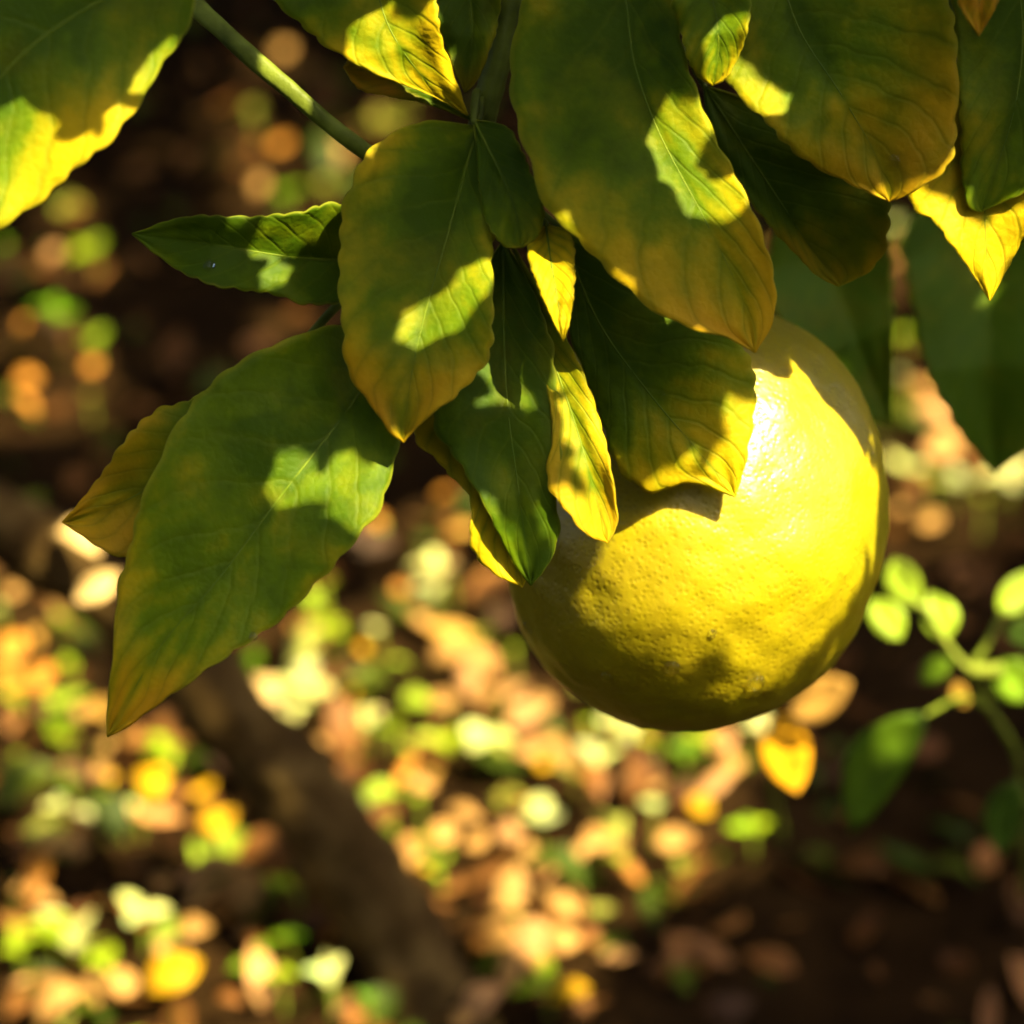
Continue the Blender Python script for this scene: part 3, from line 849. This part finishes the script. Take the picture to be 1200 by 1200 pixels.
for _ in range(60):
    x_, y_ = random.uniform(-20, 880), random.uniform(640, 1210)
    if x_ + y_ * .55 > 1330: continue
    LIT.append((on_ground(x_, y_, .01), random.uniform(.004, .008)))
tf = np.array([flat(v) for v in trunk_v])
LIT = [(p, r) for p, r in LIT if np.hypot(*(tf - np.array(flat(p))).T).min() > .009 or p.z > .1]
for p, rad in LIT:
    add_lit(p, rad)
fgs = []
for v_ in T2V:
    p_ = to_px(v_)
    if in_frame(v_, 20) and not fg_lit(p_[0], p_[1]) and bvh.ray_cast(v_ + SUN * .004, SUN, .6)[0] is None: fgs.append(flat(v_))
for x in range(-60, 1261, 13):
    for y in range(-60, 1201, 13):
        h = hit(x, y)
        if h:
            if fg_lit(x, y) or in_poly(x, y, POLY): continue
            p = h[0] + (CAM - h[0]).normalized() * .0012
            if bvh.ray_cast(p, SUN, .6)[0] is None: fgs.append(flat(p))
gs = []
LIT2 = [(np.array(flat(p)), r) for p, r in LIT]
for x in range(-150, 1351, 22):
    for y in range(-90, 1260, 22):
        g = on_ground(x, y, .008)
        q = np.array(flat(g))
        if min(np.hypot(q[0] - c[0], q[1] - c[1]) - r for c, r in LIT2) > .004: gs.append(q)
lit2 = np.array(lit2); print('lit samples', len(lit2), 'blocked by leaves', blocked, 'of', nlit)
CV, CF, CC = [], [], []
def crown_leaf(c2, a, b, ang, tmin_z, tspan):
    """lens leaf whose shadow has half length a, half width b round c2"""
    ca, sa = math.cos(ang), math.sin(ang)
    tu, tv, cur = random.gauss(0, .35), random.gauss(0, .3), random.uniform(-.25, .25)
    base = U1 * c2[0] + U2 * c2[1]
    t0 = (tmin_z - base.z) / SUN.z + random.uniform(0, tspan)
    for _ in range(14):
        V = []
        for i in range(8):
            u = -1 + 2 * i / 7
            w = b * max(0.0, 1 - abs(u) ** 2.2) ** .8 if 0 < i < 7 else .0004
            for s in (-1, 0, 1):
                uu, vv = u * a, s * w
                X, Y = c2[0] + uu * ca - vv * sa, c2[1] + uu * sa + vv * ca
                V.append(U1 * X + U2 * Y + SUN * (t0 + tu * uu + tv * vv + cur * uu * uu / a + .3 * abs(vv)))
        if not any(in_frame(v) for v in V): break
        t0 += .03
    else:
        return False
    o = len(CV); CV.extend(V)
    for i in range(7):
        q = o + 3 * i
        CF.extend([(q, q + 3, q + 4, q + 1), (q + 1, q + 4, q + 5, q + 2)])
    k = random.random(); g = random.uniform(.75, 1.2)
    c = (.05 * g, .10 * g, .006) if k < .72 else ((.13 * g, .17 * g, .008) if k < .9 else (.40 * g, .30 * g, .01))
    CC.extend([(*c, 1)] * 24)
    return True
def inside(pts, c2, a, b, ang, grow=0.0):
    ca, sa = math.cos(ang), math.sin(ang)
    d = pts - c2
    u = (d[:, 0] * ca + d[:, 1] * sa) / (a + grow); v = -d[:, 0] * sa + d[:, 1] * ca
    w = (b) * np.clip(1 - np.abs(u) ** 2.2, 0, 1) ** .8 + grow
    return (np.abs(u) < 1) & (np.abs(v) < w)
def cover(points, tmin_z, tspan, sizes, grow, goal):
    pts = np.array(points); todo = np.ones(len(pts), bool)
    for (amin, amax, tries, need) in sizes:
        for _ in range(tries):
            idx = np.flatnonzero(todo)
            if len(idx) <= goal * len(pts): return todo.mean()
            c = pts[random.choice(idx)]
            a = random.uniform(amin, amax); b = a * random.uniform(.42, .6); ang = random.uniform(0, math.pi)
            c = c + np.array((random.uniform(-.7, .7) * b, random.uniform(-.7, .7) * b))
            near = lit2[(np.abs(lit2[:, 0] - c[0]) < a + .01) & (np.abs(lit2[:, 1] - c[1]) < a + .01)]
            if len(near) and inside(near, c, a, b, ang, grow).any(): continue
            cov = inside(pts, c, a, b, ang)
            if (cov & todo).sum() < need: continue
            if crown_leaf(c, a, b, ang, tmin_z, tspan): todo &= ~cov
    return todo.mean()
for i_ in range(0, len(trunk_v), 3):
    v_ = trunk_v[i_]
    if in_frame(v_, 20):
        q = np.array(flat(v_))
        if min(np.hypot(q[0] - c[0], q[1] - c[1]) - r for c, r in LIT2) > .003: gs.append(q)
r1 = cover(fgs, 0.56, .10, [(.028, .040, 900, 12), (.018, .028, 1800, 6), (.010, .018, 4000, 3), (.005, .010, 7000, 1), (.003, .006, 9000, 1)], .0006, .004)
r2 = cover(gs, 0.74, .30, [(.040, .055, 1500, 6), (.030, .042, 2500, 3), (.018, .030, 5000, 2), (.010, .018, 7000, 1)], .002, .01)
n0 = len(CV) // 24
for _ in range(2600):                          # unseen rest of the crown, added to dim the sky light
    p = Vector((random.uniform(-1.1, 1.1), random.uniform(-.9, 2.3), random.uniform(.85, 1.35)))
    c = np.array(flat(p)); a = random.uniform(.03, .045); b = a * .5; ang = random.uniform(0, 3.14)
    near = lit2[(np.abs(lit2[:, 0] - c[0]) < a + .01) & (np.abs(lit2[:, 1] - c[1]) < a + .01)]
    if len(near) and inside(near, c, a, b, ang, .002).any(): continue
    crown_leaf(c, a, b, ang, p.z, .05)
def free_leaf(p, a):
    """an unseen leaf added to block sky light, turned any way"""
    c = np.array(flat(p))
    near = np.hypot(lit2[:, 0] - c[0], lit2[:, 1] - c[1])
    if near.min() < a * 1.02 or (p - CAM).length < .35: return
    q = Vector((random.gauss(0, 1), random.gauss(0, 1), random.gauss(.6, .7))).normalized().to_track_quat('Z', 'Y')
    b = a * .5; V = []
    for i in range(8):
        u = -1 + 2 * i / 7
        w = b * max(0.0, 1 - abs(u) ** 2.2) ** .8 if 0 < i < 7 else .0004
        for sg in (-1, 0, 1): V.append(p + q @ Vector((u * a, sg * w, .15 * u * u * a + .3 * abs(sg * w))))
    if any(in_frame(v, 120) for v in V): return
    o = len(CV); CV.extend(V)
    for i in range(7):
        k = o + 3 * i; CF.extend([(k, k + 3, k + 4, k + 1), (k + 1, k + 4, k + 5, k + 2)])
    g = random.uniform(.7, 1.2)
    c = (.05 * g, .10 * g, .006) if random.random() < .75 else (.15 * g, .17 * g, .008)
    CC.extend([(*c, 1)] * 24)
for _ in range(3600):  # higher unseen layers, added to keep sky reflections off the lemon
    free_leaf(Vector((random.uniform(-1.5, 1.5), random.uniform(.2, 3.0), random.uniform(1.3, 2.1))), random.uniform(.04, .06))
for _ in range(6500):                         # unseen leaf screen, added to close off the bright horizon behind the camera
    free_leaf(Vector((random.uniform(-3, 3), random.uniform(-2.6, -1.7), random.uniform(.03, 2.2))), random.uniform(.05, .075))
for _ in range(5200):  # unseen low skirt, added to block sky light from the sides
    th = random.uniform(0, 6.283); el = random.uniform(.02, 1.0); rr_ = random.uniform(1.15, 1.6)
    free_leaf(Vector((0, .55, .15)) + Vector((math.cos(th) * math.cos(el) * rr_, math.sin(th) * math.cos(el) * rr_, math.sin(el) * rr_ * .95)), random.uniform(.04, .06))
for _ in range(10000):  # unseen hedge of leaves, added to block the far horizon glow
    free_leaf(Vector((random.uniform(-2.8, 2.8), random.uniform(2.5, 3.3), random.uniform(.03, 2.0))), random.uniform(.05, .075))
print('shade left open', r1, r2, 'crown leaves', n0, len(CV) // 24)
crown = mesh('crown_and_sky_screen', CV, CF, M_CROWN)  # unseen foliage: crown placed to shape sun patches, plus added sky screens
crown.data.color_attributes.new('col', 'FLOAT_COLOR', 'POINT').data.foreach_set('color', [x for c in CC for x in c])
crown['kind'] = 'stuff'
tree_part(crown)
# limbs that carry the crown
for pts, rr in (([P(-420, 0, .78), Vector((-.30, .75, .95)), Vector((-.05, 1.1, 1.12)), Vector((.2, 1.5, 1.2))], [.0105, .009, .007, .004]),
                ([P(-400, -150, .74), Vector((-.1, .62, .98)), Vector((.25, .8, 1.08)), Vector((.55, 1.1, 1.15))], [.009, .008, .006, .003])):
    Vt, Ft = tube_data(pts, rr, 40, 10, .1, 60)
    tree_part(mesh('branch', Vt, Ft, M_BARK))
